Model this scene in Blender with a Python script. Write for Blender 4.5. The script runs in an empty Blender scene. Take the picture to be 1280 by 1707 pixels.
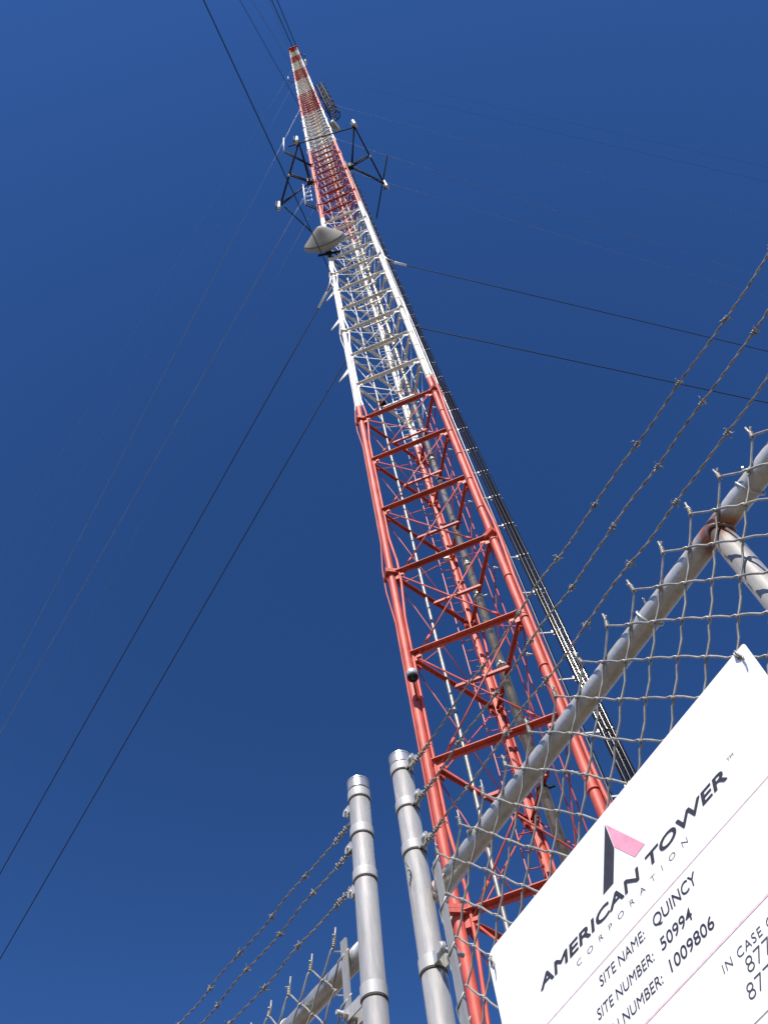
import bpy, math, random
from mathutils import Vector, Matrix
random.seed(7)
PI = math.pi
S = bpy.context.scene
COL = S.collection

# ------------------------------------------------------------------ camera, sky, sun, exposure
RIGHT = Vector((0.97989953, 0.17714491, -0.09174198))
UP = Vector((0.19949163, -0.87013282, 0.45063507))
FWD = Vector((0.0, 0.45987885, 0.88798167))
EYE = Vector((0.0, 0.0, 1.5))
cd = bpy.data.cameras.new('camera')
cam = bpy.data.objects.new('camera', cd)
COL.objects.link(cam)
M3 = Matrix((RIGHT, UP, -FWD)).transposed()
cam.matrix_world = Matrix.Translation(EYE) @ M3.to_4x4()
cd.sensor_fit = 'VERTICAL'
cd.sensor_height = 24.0
cd.lens = 24.0 * 1650.57 / 1707.0
cd.clip_start = 0.05
cd.clip_end = 6000
S.camera = cam

SUN_AZ, SUN_EL = 183.0, 50.0          # azimuth from +Y towards +X
w = bpy.data.worlds.new('World')
S.world = w
w.use_nodes = True
nt = w.node_tree
nt.nodes.clear()
wo = nt.nodes.new('ShaderNodeOutputWorld')
bg = nt.nodes.new('ShaderNodeBackground')
sky = nt.nodes.new('ShaderNodeTexSky')
sky.sky_type = 'NISHITA'
sky.sun_disc = False
sky.sun_elevation = math.radians(SUN_EL)
sky.sun_rotation = math.radians(SUN_AZ)
sky.altitude = 1800
sky.air_density = 0.8
sky.dust_density = 0.1
sky.ozone_density = 2.0
hs = nt.nodes.new('ShaderNodeGamma')          # deepens the blue of the clear high-altitude sky
hs.inputs['Gamma'].default_value = 1.75
nt.links.new(sky.outputs[0], hs.inputs['Color'])
tint = nt.nodes.new('ShaderNodeMix')
tint.data_type = 'RGBA'
tint.blend_type = 'MULTIPLY'
tint.inputs['Factor'].default_value = 1.0
tint.inputs['B'].default_value = (0.92, 1.12, 1.05, 1)
nt.links.new(hs.outputs[0], tint.inputs['A'])
# pale band added low in the sky, below the frame, to neutralise blue fill
tc = nt.nodes.new('ShaderNodeTexCoord')
sx = nt.nodes.new('ShaderNodeSeparateXYZ')
nt.links.new(tc.outputs['Generated'], sx.inputs[0])
hz = nt.nodes.new('ShaderNodeMapRange')
hz.interpolation_type = 'SMOOTHSTEP'
hz.inputs['From Min'].default_value = 0.02
hz.inputs['From Max'].default_value = 0.34
hz.inputs['To Min'].default_value = 0.9
hz.inputs['To Max'].default_value = 0.0
nt.links.new(sx.outputs['Z'], hz.inputs['Value'])
hm = nt.nodes.new('ShaderNodeMix')
hm.data_type = 'RGBA'
hm.inputs['B'].default_value = (7.0, 6.6, 5.9, 1)
nt.links.new(hz.outputs[0], hm.inputs['Factor'])
nt.links.new(tint.outputs['Result'], hm.inputs['A'])
nt.links.new(hm.outputs['Result'], bg.inputs[0])
bg.inputs[1].default_value = 0.060
nt.links.new(bg.outputs[0], wo.inputs[0])

sl = bpy.data.lights.new('sun', 'SUN')
sl.energy = 5.0
sl.angle = math.radians(0.53)
sl.color = (1.0, 0.93, 0.83)
so = bpy.data.objects.new('sun', sl)
COL.objects.link(so)
sd = Vector((math.sin(math.radians(SUN_AZ)) * math.cos(math.radians(SUN_EL)),
             math.cos(math.radians(SUN_AZ)) * math.cos(math.radians(SUN_EL)),
             math.sin(math.radians(SUN_EL))))
so.rotation_euler = sd.to_track_quat('Z', 'Y').to_euler()
so.location = (0, -20, 60)
S.view_settings.view_transform = 'Standard'
S.view_settings.look = 'None'
S.view_settings.exposure = 0.6
S.view_settings.gamma = 1.0

# ------------------------------------------------------------------ materials
def mat(name, base, rough=0.5, metal=0.0, var=0.15, scale=20.0, bump=0.0, detail=6, spec=0.5):
    m = bpy.data.materials.new(name)
    m.use_nodes = True
    n = m.node_tree
    b = n.nodes['Principled BSDF']
    b.inputs['Roughness'].default_value = rough
    b.inputs['Metallic'].default_value = metal
    b.inputs['Specular IOR Level'].default_value = spec
    geo = n.nodes.new('ShaderNodeNewGeometry')
    nz = n.nodes.new('ShaderNodeTexNoise')
    nz.inputs['Scale'].default_value = scale
    nz.inputs['Detail'].default_value = detail
    n.links.new(geo.outputs['Position'], nz.inputs['Vector'])
    rp = n.nodes.new('ShaderNodeValToRGB')
    rp.color_ramp.elements[0].position = 0.3
    rp.color_ramp.elements[1].position = 0.7
    c0 = [max(0, c * (1 - var)) for c in base]
    c1 = [min(1, c * (1 + var)) for c in base]
    rp.color_ramp.elements[0].color = (*c0, 1)
    rp.color_ramp.elements[1].color = (*c1, 1)
    n.links.new(nz.outputs['Fac'], rp.inputs['Fac'])
    n.links.new(rp.outputs['Color'], b.inputs['Base Color'])
    if bump:
        bp = n.nodes.new('ShaderNodeBump')
        bp.inputs['Strength'].default_value = bump
        bp.inputs['Distance'].default_value = 0.002
        n.links.new(nz.outputs['Fac'], bp.inputs['Height'])
        n.links.new(bp.outputs['Normal'], b.inputs['Normal'])
    return m

def tower_paint():
    m = bpy.data.materials.new('banded_aviation_paint')
    m.use_nodes = True
    n = m.node_tree
    L = n.links.new
    b = n.nodes['Principled BSDF']
    b.inputs['Roughness'].default_value = 0.58
    geo = n.nodes.new('ShaderNodeNewGeometry')
    sep = n.nodes.new('ShaderNodeSeparateXYZ')
    L(geo.outputs['Position'], sep.inputs[0])
    def mth(op, a, bb):
        x = n.nodes.new('ShaderNodeMath')
        x.operation = op
        for i, v in enumerate((a, bb)):
            if v is None: continue
            if isinstance(v, (int, float)): x.inputs[i].default_value = v
            else: L(v, x.inputs[i])
        return x.outputs[0]
    t = mth('SUBTRACT', sep.outputs['Z'], 30.36)
    t = mth('DIVIDE', t, 31.24 * 2)
    t = mth('FRACT', t, None)
    white = mth('LESS_THAN', t, 0.5)
    nz = n.nodes.new('ShaderNodeTexNoise')
    nz.inputs['Scale'].default_value = 1.6
    nz.inputs['Detail'].default_value = 8
    L(geo.outputs['Position'], nz.inputs['Vector'])
    nz2 = n.nodes.new('ShaderNodeTexNoise')
    nz2.inputs['Scale'].default_value = 14
    nz2.inputs['Detail'].default_value = 6
    mp = n.nodes.new('ShaderNodeMapping')
    mp.inputs['Scale'].default_value = (1, 1, 0.12)
    L(geo.outputs['Position'], mp.inputs[0])
    L(mp.outputs[0], nz2.inputs['Vector'])
    def ramp(fac, a, c, p0=0.3, p1=0.7):
        r = n.nodes.new('ShaderNodeValToRGB')
        r.color_ramp.elements[0].position = p0
        r.color_ramp.elements[1].position = p1
        r.color_ramp.elements[0].color = (*a, 1)
        r.color_ramp.elements[1].color = (*c, 1)
        L(fac, r.inputs[0])
        return r.outputs[0]
    red = ramp(nz.outputs['Fac'], RED0, RED1)
    whi = ramp(nz.outputs['Fac'], (0.60, 0.58, 0.52), (0.80, 0.79, 0.74))
    mx = n.nodes.new('ShaderNodeMix')
    mx.data_type = 'RGBA'
    L(white, mx.inputs['Factor']); L(red, mx.inputs['A']); L(whi, mx.inputs['B'])
    dirt = ramp(nz2.outputs['Fac'], (0.62, 0.56, 0.52), (1, 1, 1), 0.30, 0.48)
    mul = n.nodes.new('ShaderNodeMix')
    mul.data_type = 'RGBA'
    mul.blend_type = 'MULTIPLY'
    mul.inputs['Factor'].default_value = 0.85
    L(mx.outputs['Result'], mul.inputs['A']); L(dirt, mul.inputs['B'])
    oi = n.nodes.new('ShaderNodeObjectInfo')
    mr = n.nodes.new('ShaderNodeMapRange')
    mr.inputs['To Min'].default_value = 0.86; mr.inputs['To Max'].default_value = 1.10
    L(oi.outputs['Random'], mr.inputs['Value'])
    hv = n.nodes.new('ShaderNodeHueSaturation')
    L(mr.outputs[0], hv.inputs['Value']); L(mul.outputs['Result'], hv.inputs['Color'])
    nz3 = n.nodes.new('ShaderNodeTexNoise')
    nz3.inputs['Scale'].default_value = 5.5; nz3.inputs['Detail'].default_value = 12; nz3.inputs['Roughness'].default_value = 0.75
    L(geo.outputs['Position'], nz3.inputs['Vector'])
    rm = n.nodes.new('ShaderNodeMapRange')
    rm.inputs['From Min'].default_value = 0.625; rm.inputs['From Max'].default_value = 0.70
    L(nz3.outputs['Fac'], rm.inputs['Value'])
    mr2 = n.nodes.new('ShaderNodeMix'); mr2.data_type = 'RGBA'
    L(rm.outputs[0], mr2.inputs['Factor']); L(hv.outputs[0], mr2.inputs['A']); mr2.inputs['B'].default_value = (0.16, 0.055, 0.03, 1)
    L(mr2.outputs['Result'], b.inputs['Base Color'])
    b.inputs['Specular IOR Level'].default_value = 0.45
    return m
RED0, RED1 = (0.37, 0.042, 0.026), (0.56, 0.100, 0.064)

def galv(name, base=(0.485, 0.455, 0.385), rust_at=None, rust_r=0.06, metal=0.58, rough=0.31, stretch=(2.2, 2.2, 0.22)):
    """zinc coating: fine spangle, long streaks, white oxide patches, optional rust round a weld"""
    m = bpy.data.materials.new(name)
    m.use_nodes = True
    n = m.node_tree
    L = n.links.new
    b = n.nodes['Principled BSDF']
    b.inputs['Metallic'].default_value = metal
    geo = n.nodes.new('ShaderNodeNewGeometry')
    vor = n.nodes.new('ShaderNodeTexVoronoi')
    vor.inputs['Scale'].default_value = 160
    nz = n.nodes.new('ShaderNodeTexNoise')
    nz.inputs['Scale'].default_value = 22
    nz.inputs['Detail'].default_value = 9
    nz.inputs['Roughness'].default_value = 0.65
    mp = n.nodes.new('ShaderNodeMapping')
    mp.inputs['Scale'].default_value = stretch
    L(geo.outputs['Position'], mp.inputs[0])
    for k in (vor, nz): L(mp.outputs[0], k.inputs['Vector'])
    r = n.nodes.new('ShaderNodeValToRGB')
    r.color_ramp.elements[0].position = 0.32
    r.color_ramp.elements[1].position = 0.68
    r.color_ramp.elements[0].color = (*[c * 0.90 for c in base], 1)
    r.color_ramp.elements[1].color = (*[c * 1.10 for c in base], 1)
    L(nz.outputs['Fac'], r.inputs[0])
    hsv = n.nodes.new('ShaderNodeMix')
    hsv.data_type = 'RGBA'
    hsv.blend_type = 'OVERLAY'
    hsv.inputs['Factor'].default_value = 0.10
    L(r.outputs[0], hsv.inputs['A']); L(vor.outputs['Color'], hsv.inputs['B'])
    bw = n.nodes.new('ShaderNodeHueSaturation')
    bw.inputs['Saturation'].default_value = 0.25
    L(hsv.outputs['Result'], bw.inputs['Color'])
    out = bw.outputs[0]
    rr = n.nodes.new('ShaderNodeMapRange')
    rr.inputs['To Min'].default_value = rough - 0.08
    rr.inputs['To Max'].default_value = rough + 0.14
    L(nz.outputs['Fac'], rr.inputs['Value'])
    L(rr.outputs[0], b.inputs['Roughness'])
    if rust_at is not None:
        vd = n.nodes.new('ShaderNodeVectorMath')
        vd.operation = 'DISTANCE'
        vd.inputs[1].default_value = rust_at
        L(geo.outputs['Position'], vd.inputs[0])
        mr = n.nodes.new('ShaderNodeMapRange')
        mr.inputs['From Min'].default_value = rust_r * 0.55
        mr.inputs['From Max'].default_value = rust_r
        mr.inputs['To Min'].default_value = 1
        mr.inputs['To Max'].default_value = 0
        L(vd.outputs['Value'], mr.inputs['Value'])
        n2 = n.nodes.new('ShaderNodeTexNoise')
        n2.inputs['Scale'].default_value = 75
        n2.inputs['Detail'].default_value = 8
        L(geo.outputs['Position'], n2.inputs['Vector'])
        ad = n.nodes.new('ShaderNodeMath'); ad.operation = 'MULTIPLY_ADD'
        L(n2.outputs['Fac'], ad.inputs[0]); ad.inputs[1].default_value = 1.6
        ad.inputs[2].default_value = -0.95
        sm = n.nodes.new('ShaderNodeMath'); sm.operation = 'ADD'; sm.use_clamp = True
        L(mr.outputs[0], sm.inputs[0]); L(ad.outputs[0], sm.inputs[1])
        ml = n.nodes.new('ShaderNodeMath'); ml.operation = 'MULTIPLY'; ml.use_clamp = True
        L(sm.outputs[0], ml.inputs[0]); L(mr.outputs[0], ml.inputs[1])
        rc = n.nodes.new('ShaderNodeValToRGB')
        rc.color_ramp.elements[0].color = (0.10, 0.025, 0.010, 1)
        rc.color_ramp.elements[1].color = (0.36, 0.13, 0.05, 1)
        rc.color_ramp.elements[0].position = 0.4
        rc.color_ramp.elements[1].position = 0.65
        L(n2.outputs['Fac'], rc.inputs[0])
        mx = n.nodes.new('ShaderNodeMix'); mx.data_type = 'RGBA'
        L(ml.outputs[0], mx.inputs['Factor']); L(out, mx.inputs['A']); L(rc.outputs[0], mx.inputs['B'])
        out = mx.outputs['Result']
    L(out, b.inputs['Base Color'])
    bp = n.nodes.new('ShaderNodeBump')
    bp.inputs['Strength'].default_value = 0.12
    bp.inputs['Distance'].default_value = 0.001
    L(nz.outputs['Fac'], bp.inputs['Height'])
    L(bp.outputs['Normal'], b.inputs['Normal'])
    return m

PAINT = tower_paint()
GALV = galv('galvanized_tube')
BAND = galv('dull_pressed_steel_band', (0.36, 0.345, 0.315), metal=0.15, rough=0.55)
BARM = galv('dull_flat_bar', (0.27, 0.265, 0.25), metal=0.2, rough=0.5)
WIRE = mat('weathered_zinc_wire', (0.29, 0.275, 0.24), 0.48, 0.35, 0.3, 70)
BARB = mat('weathered_barbed_wire', (0.24, 0.225, 0.20), 0.6, 0.2, 0.35, 90)
BANDSHADE = mat('band_shadow', (0.05, 0.045, 0.04), 0.8, 0, 0.3, 90)  # shadow line below each post band, put into the colour
COAX = mat('black_coax_jacket', (0.010, 0.010, 0.011), 0.14, 0, 0.2, 6, spec=0.22)
COPPER = mat('weathered_line_tube', (0.32, 0.285, 0.235), 0.32, 0.3, 0.3, 3.0)
CONDUIT = mat('grey_conduit', (0.235, 0.23, 0.21), 0.5, 0.4, 0.25, 4.0)
STEEL = mat('bright_bracket_steel', (0.46, 0.46, 0.44), 0.45, 0.3, 0.15, 8)
DARK = mat('dark_mount_steel', (0.016, 0.017, 0.021), 0.75, 0.0, 0.3, 5, spec=0.25)
RADOME = mat('grey_radome_fabric', (0.205, 0.192, 0.155), 0.7, 0, 0.06, 1.5)
SHROUD = mat('grey_shroud', (0.26, 0.26, 0.24), 0.6, 0, 0.1, 2)
ANTW = mat('white_antenna_shell', (0.78, 0.78, 0.76), 0.4, 0, 0.05, 3)
GUYD = mat('dark_guy_strand', (0.022, 0.026, 0.038), 0.8, 0.0, 0.2, 1, spec=0.15)  # dark look against the sky put into the strand colour
GUYL = mat('sunlit_guy_strand', (0.20, 0.22, 0.25), 0.5, 0.3, 0.2, 1)  # same strand, its sunlit paleness put into the colour
GUYF = mat('faint_guy_strand', (0.13, 0.145, 0.17), 0.7, 0.0, 0.2, 1, spec=0.2)  # same strand toned close to the sky so it looks fainter
SIGNW = mat('white_sign_enamel', (0.90, 0.885, 0.845), 0.35, 0, 0.015, 6)
INK = mat('charcoal_sign_ink', (0.035, 0.033, 0.045), 0.6, 0, 0.2, 120)
INKTHIN = mat('thin_grey_sign_ink', (0.06, 0.06, 0.07), 0.6, 0, 0.2, 120)
PINK = mat('faded_pink_sign_ink', (0.78, 0.34, 0.44), 0.6, 0, 0.12, 60)
PINKLINE = mat('faded_pink_rule_ink', (0.84, 0.60, 0.63), 0.6, 0, 0.15, 140)
LENS = mat('dark_lamp_base', (0.014, 0.014, 0.014), 0.75, 0, 0.2, 20, spec=0.2)
CONC = mat('concrete', (0.36, 0.35, 0.33), 0.85, 0, 0.15, 6, 0.3)

# ------------------------------------------------------------------ mesh helpers
class MB:
    def __init__(self):
        self.v = []; self.f = []; self.sm = []
    def face(self, idx, smooth=False):
        self.f.append(idx); self.sm.append(smooth)
    def tube(self, pts, r, sides=8, cap=True, smooth=True):
        pts = [Vector(p) for p in pts]
        n = len(pts)
        if n < 2: return self
        rs = r if isinstance(r, (list, tuple)) else [r] * n
        base = len(self.v)
        t0 = (pts[1] - pts[0]).normalized()
        a = Vector((0, 0, 1)) if abs(t0.z) < 0.9 else Vector((1, 0, 0))
        nx = t0.cross(a).normalized()
        pt = t0
        for i, p in enumerate(pts):
            if i == 0: t = t0
            elif i == n - 1: t = (pts[i] - pts[i - 1]).normalized()
            else:
                t = (pts[i + 1] - pts[i]).normalized() + (pts[i] - pts[i - 1]).normalized()
                t = t.normalized() if t.length > 1e-6 else pt
            nx = nx - t * nx.dot(t)
            if nx.length < 1e-6: nx = t.orthogonal()
            nx.normalize()
            ny = t.cross(nx)
            for k in range(sides):
                an = 2 * PI * k / sides
                self.v.append(p + (nx * math.cos(an) + ny * math.sin(an)) * rs[i])
            pt = t
        for i in range(n - 1):
            for k in range(sides):
                k2 = (k + 1) % sides
                self.face((base + i * sides + k, base + i * sides + k2, base + (i + 1) * sides + k2, base + (i + 1) * sides + k), smooth)
        if cap:
            self.face(tuple(base + k for k in reversed(range(sides))))
            self.face(tuple(base + (n - 1) * sides + k for k in range(sides)))
        return self
    def lathe(self, prof, c, axis=(0, 0, 1), sides=24, smooth=True, sharp=False):
        """profile of (radius, height along the axis) turned about the axis through c"""
        ax = Vector(axis).normalized(); c = Vector(c)
        nx = ax.orthogonal().normalized(); ny = ax.cross(nx)
        if sharp:
            prof = [q for i in range(len(prof) - 1) for q in (prof[i], prof[i + 1])]
        base = len(self.v)
        for (r, h) in prof:
            for k in range(sides):
                an = 2 * PI * k / sides
                self.v.append(c + ax * h + (nx * math.cos(an) + ny * math.sin(an)) * max(r, 1e-5))
        for i in range(0, len(prof) - 1, 2 if sharp else 1):
            for k in range(sides):
                k2 = (k + 1) % sides
                self.face((base + i * sides + k, base + i * sides + k2, base + (i + 1) * sides + k2, base + (i + 1) * sides + k), smooth)
        self.face(tuple(base + k for k in reversed(range(sides))))
        self.face(tuple(base + (len(prof) - 1) * sides + k for k in range(sides)))
        return self
    def box(self, c, ux, uy, uz):
        """box centred at c with half-extent vectors"""
        c, ux, uy, uz = Vector(c), Vector(ux), Vector(uy), Vector(uz)
        b = len(self.v)
        for sx in (-1, 1):
            for sy in (-1, 1):
                for sz in (-1, 1):
                    self.v.append(c + ux * sx + uy * sy + uz * sz)
        for q in ((0, 1, 3, 2), (4, 6, 7, 5), (0, 4, 5, 1), (2, 3, 7, 6), (0, 2, 6, 4), (1, 5, 7, 3)):
            self.face(tuple(b + i for i in q))
        return self
    def bar(self, a, b, wv, hv):
        a, b = Vector(a), Vector(b)
        return self.box((a + b) / 2, (b - a) / 2, Vector(wv), Vector(hv))
    def poly(self, pts, th):
        """flat polygon pts extruded by vector th"""
        b = len(self.v); n = len(pts); th = Vector(th)
        for p in pts: self.v.append(Vector(p))
        for p in pts: self.v.append(Vector(p) + th)
        self.face(tuple(range(b, b + n))[::-1]); self.face(tuple(range(b + n, b + 2 * n)))
        for i in range(n):
            j = (i + 1) % n
            self.face((b + i, b + j, b + n + j, b + n + i))
        return self
    def mesh(self, name, m):
        me = bpy.data.meshes.new(name)
        me.from_pydata([tuple(p) for p in self.v], [], self.f)
        me.polygons.foreach_set('use_smooth', self.sm)
        me.materials.append(m)
        me.update()
        return me
    def build(self, name, m, parent=None, world=True):
        o = bpy.data.objects.new(name, self.mesh(name, m))
        COL.objects.link(o)
        if parent is not None: attach(o, parent)
        return o

def attach(o, parent):
    o.parent = parent
    o.matrix_parent_inverse = Matrix.Translation(-WORLD[parent.name] if parent.name in WORLD else Vector((0, 0, 0)))
WORLD = {}
def tag(o, label=None, cat=None, group=None, kind=None):
    if label: o['label'] = label
    if cat: o['category'] = cat
    if group: o['group'] = group
    if kind: o['kind'] = kind
    return o
def thing(name, loc, label, cat, group=None):
    o = bpy.data.objects.new(name, None)
    COL.objects.link(o)
    o.location = loc
    o.empty_display_size = 0.2
    WORLD[o.name] = Vector(loc)
    return tag(o, label, cat, group)
def place(me, name, loc, parent):
    o = bpy.data.objects.new(name, me)
    COL.objects.link(o)
    o.location = loc
    attach(o, parent)
    return o

# ------------------------------------------------------------------ ground
g = MB()
N = 4000
g.v = [Vector((-N, -N, 0)), Vector((N, -N, 0)), Vector((N, N, 0)), Vector((-N, N, 0))]
g.face((0, 1, 2, 3))
gm = mat('dry_gravel_and_grass', (0.115, 0.090, 0.058), 0.95, 0, 0.35, 1.3, 0.4, 12)
tag(g.build('ground', gm), kind='structure')

# ------------------------------------------------------------------ the tower
LEG = {'L': Vector((-0.1224, 11.1920, 0)), 'R': Vector((2.1853, 10.7198, 0)), 'B': Vector((1.4404, 12.9545, 0))}
CEN = (LEG['L'] + LEG['R'] + LEG['B']) / 3
Z0, DZ = 10.909, 3.05
K0, K1 = -3, 105
TOP = Z0 + DZ * K1
FACES = (('L', 'R'), ('L', 'B'), ('R', 'B'))
tower = thing('guyed_tower', (CEN.x, CEN.y, 0), 'very tall slender lattice tower in red and white bands rising behind the fence', 'tower')

def legpart(nm):
    p = LEG[nm]
    b = MB()
    zs = [0.35] + [Z0 + DZ * k for k in range(K0, K1 + 1, 3)] + [TOP]
    b.tube([p + Vector((0, 0, z)) for z in zs], 0.087, 20)
    return b.build('leg', PAINT, tower)
for nm in 'LRB': legpart(nm)
MB().box((CEN.x, CEN.y, 0.175), (2.0, 0, 0), (0, 2.0, 0), (0, 0, 0.175)).build('concrete_footing', CONC, tower)

def outward(a, b):
    m = (LEG[a] + LEG[b]) / 2 - CEN
    m.z = 0
    return m.normalized()
def girt_mb(a, b, z=0.0, mb=None):
    mb = mb or MB()
    A, Bp = LEG[a].copy(), LEG[b].copy()
    d = (Bp - A).normalized(); o = outward(a, b) * (1 if (a, b) == ('L', 'R') else -1)
    A = A + d * 0.09; Bp = Bp - d * 0.09
    zz = Vector((0, 0, z))
    # angle section: shelf with a web hanging from one edge; the face towards the viewer is the heavier one
    hw, hh = (0.054, 0.034) if (a, b) == ('L', 'R') else (0.038, 0.024)
    mb.bar(A + zz + o * hw, Bp + zz + o * hw, o * hw, (0, 0, 0.008))
    mb.bar(A + zz + Vector((0, 0, -0.008 - hh)) + o * 0.003, Bp + zz + Vector((0, 0, -0.008 - hh)) + o * 0.003, o * 0.008, (0, 0, hh))
    # gusset and clevis under each end
    for P_, s in ((A, 1), (Bp, -1)):
        c = P_ + zz + d * s * 0.10 + Vector((0, 0, -0.17)) + o * 0.018
        mb.box(c, d * 0.10, o * 0.007, (0, 0, 0.07))
        mb.box(c + d * s * 0.05 + o * 0.025, d * 0.045, o * 0.018, (0, 0, 0.03))
    return mb
def diag_mb(a, b, up, z=0.0, mb=None, r=0.016, sides=6):
    mb = mb or MB()
    A, Bp = (a, b) if up else (b, a)
    d = (LEG[Bp] - LEG[A]).normalized(); o = outward(a, b) * (0.045 if up else 0.02)
    p0 = LEG[A] + d * 0.2 + o + Vector((0, 0, z - 0.17))
    p1 = LEG[Bp] - d * 0.2 + o + Vector((0, 0, z + DZ - 0.17))
    mb.tube([p0, p1], r, sides)
    if sides > 4:
        m = p0.lerp(p1, 0.12); m2 = p0.lerp(p1, 0.17)
        mb.tube([m, m2], r * 1.8, 6)
    return mb
def mid_mb(z=0.0, mb=None):
    mb = mb or MB()
    A = (LEG['L'] + LEG['B']) / 2; Bp = (LEG['R'] + LEG['B']) / 2
    d = (Bp - A).normalized(); zz = Vector((0, 0, z - 0.07))
    mb.bar(A + zz, Bp + zz, Vector((-d.y, d.x, 0)) * 0.032, (0, 0, 0.034))
    return mb

NEAR = 30
gm_ = {f: girt_mb(*f).mesh('girt', PAINT) for f in FACES}
rest = MB()
for k in range(K0, K1 + 1):
    for f in FACES:
        if k <= NEAR: place(gm_[f], 'girt', (0, 0, Z0 + DZ * k), tower)
        else: girt_mb(*f, z=Z0 + DZ * k, mb=rest)
tag(rest.build('upper_girts', PAINT, tower), kind='stuff')
dm_ = {(f, u): diag_mb(*f, u, r=0.017 if f == ('L', 'R') else 0.013).mesh('brace_rod', PAINT) for f in FACES for u in (True, False)}
rest = MB()
nd = 0
for k in range(K0, K1):
    for f in FACES:
        for u in (True, False):
            if nd < 100: place(dm_[(f, u)], 'brace_rod', (0, 0, Z0 + DZ * k), tower); nd += 1
            else: diag_mb(*f, u, z=Z0 + DZ * k, mb=rest, sides=4)
tag(rest.build('upper_brace_rods', PAINT, tower), kind='stuff')
mm = mid_mb().mesh('plan_brace', PAINT)
rest = MB()
for k in range(K0, K1 + 1):
    if k <= 96: place(mm, 'plan_brace', (0, 0, Z0 + DZ * k), tower)
    else: mid_mb(Z0 + DZ * k, rest)
tag(rest.build('upper_plan_braces', PAINT, tower), kind='stuff')
# flange plates at every third panel
nf = 0
rest = MB()
for k in range(K0, K1 + 1, 3):
    for nm in 'LRB':
        p = LEG[nm] + Vector((0, 0, Z0 + DZ * k + 0.03))
        o = (LEG[nm] - CEN).normalized(); s = Vector((-o.y, o.x, 0))
        b = MB() if nf < 100 else rest
        b.box(p + Vector((0, 0, 0.037)), o * 0.145, s * 0.145, (0, 0, 0.035)).box(p - Vector((0, 0, 0.038)), o * 0.145, s * 0.145, (0, 0, 0.035))
        for e in (-1, 1):
            for qv in (o, s):
                b.poly([p + qv * e * 0.097 + Vector((0, 0, -0.09)), p + qv * e * 0.135 + Vector((0, 0, -0.09)), p + qv * e * 0.097 + Vector((0, 0, -0.32))], o.cross(qv).normalized() * 0.012 if abs(qv.dot(o)) < 0.5 else s * 0.012)
        if nf < 100: b.build('flange_plate', PAINT, tower)
        nf += 1
tag(rest.build('upper_flange_plates', PAINT, tower), kind='stuff')
# conduits that ride on the legs and step out round each flange
def conduit_mb(nm, ang, r, z1, off=0.165, bulge=0.19):
    p = LEG[nm]; pts = []
    dx = Vector((math.cos(ang), math.sin(ang), 0))
    for k in range(K0, int((z1 - Z0) / DZ), 3):
        z = Z0 + DZ * k
        for dz_, o in ((-0.45, bulge), (0.45, bulge), (1.6, off), (4.2, off), (7.4, off)):
            pts.append(p + dx * o + Vector((0, 0, z + dz_)))
    return MB().tube(pts, r, 8)
for nm, ang, r in (('L', -0.35, 0.030), ('L', 2.6, 0.018), ('R', -0.75, 0.036), ('R', -0.20, 0.028), ('R', 0.35, 0.022), ('B', -0.5, 0.030)):
    conduit_mb(nm, ang, r, 250, off=0.087 + r + 0.006, bulge=0.20 if nm != 'R' else 0.17).build('conduit', PAINT, tower)
# conduit clamps on the right leg
cm = MB()
for a in (0.9,):
    cm.tube([(0.10 * math.cos(a), 0.10 * math.sin(a), 0), (0.20 * math.cos(a), 0.20 * math.sin(a), 0)], 0.012, 6)
cm.lathe([(0.098, -0.02), (0.103, -0.02), (0.103, 0.02), (0.098, 0.02)], (0, 0, 0), sides=20)
cmesh = cm.mesh('leg_clamp', PAINT)
for i in range(28):
    place(cmesh, 'leg_clamp', LEG['R'] + Vector((0, 0, 12.2 + 1.53 * i)), tower)
bm_ = MB().tube([(0.12, 0, 0), (0.21, 0, 0)], 0.016, 6).lathe([(0.03, 0.2), (0.03, 0.235)], (0, 0, 0), (1, 0, 0), 8)
step = bm_.mesh('bolt', STEEL)
for i in range(22):
    o = place(step, 'bolt', LEG['R'] + Vector((0, 0, 12.6 + 3.05 * i)), tower); o.rotation_euler.z = math.radians(195)
# guy lug fins on the left leg
for z in (34.2, 40.4, 44.9):
    p = LEG['L'] + Vector((0, 0, z)); d = Vector((-0.80, 0.55, 0)).normalized()
    MB().poly([p + d * 0.1 + Vector((0, 0, 0.28)), p + d * 0.1 + Vector((0, 0, -0.22)), p + d * 0.62 + Vector((0, 0, -0.16))], (0.02, 0.03, 0)).build('guy_lug', PAINT, tower)
# ladder inside the tower, beside the rear leg
lad = MB().box((1.24, 12.70, 0.2), (0.2, 0, 0), (0, 0.05, 0), (0, 0, 0.02)).build('ladder', PAINT, tower)
for x in (1.095, 1.375):
    MB().bar((x, 12.70, 0.3), (x, 12.70, TOP), (0.009, 0, 0), (0, 0.03, 0)).build('side_rail', PAINT, lad).matrix_parent_inverse = Matrix.Identity(4)
rung = MB().tube([(1.10, 12.70, 0), (1.37, 12.70, 0)], 0.011, 6).mesh('rung', PAINT)
for i in range(100):
    o = bpy.data.objects.new('rung', rung); COL.objects.link(o); o.location = (0, 0, 9.0 + 0.38 * i); o.parent = lad
rest = MB()
for i in range(-22, 850):
    if not 0 <= i < 100 and 9.0 + 0.38 * i < TOP: rest.tube([(1.10, 12.70, 9.0 + 0.38 * i), (1.37, 12.70, 9.0 + 0.38 * i)], 0.011, 4)
o = rest.build('other_rungs', PAINT); o.parent = lad; o['kind'] = 'stuff'
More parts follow.
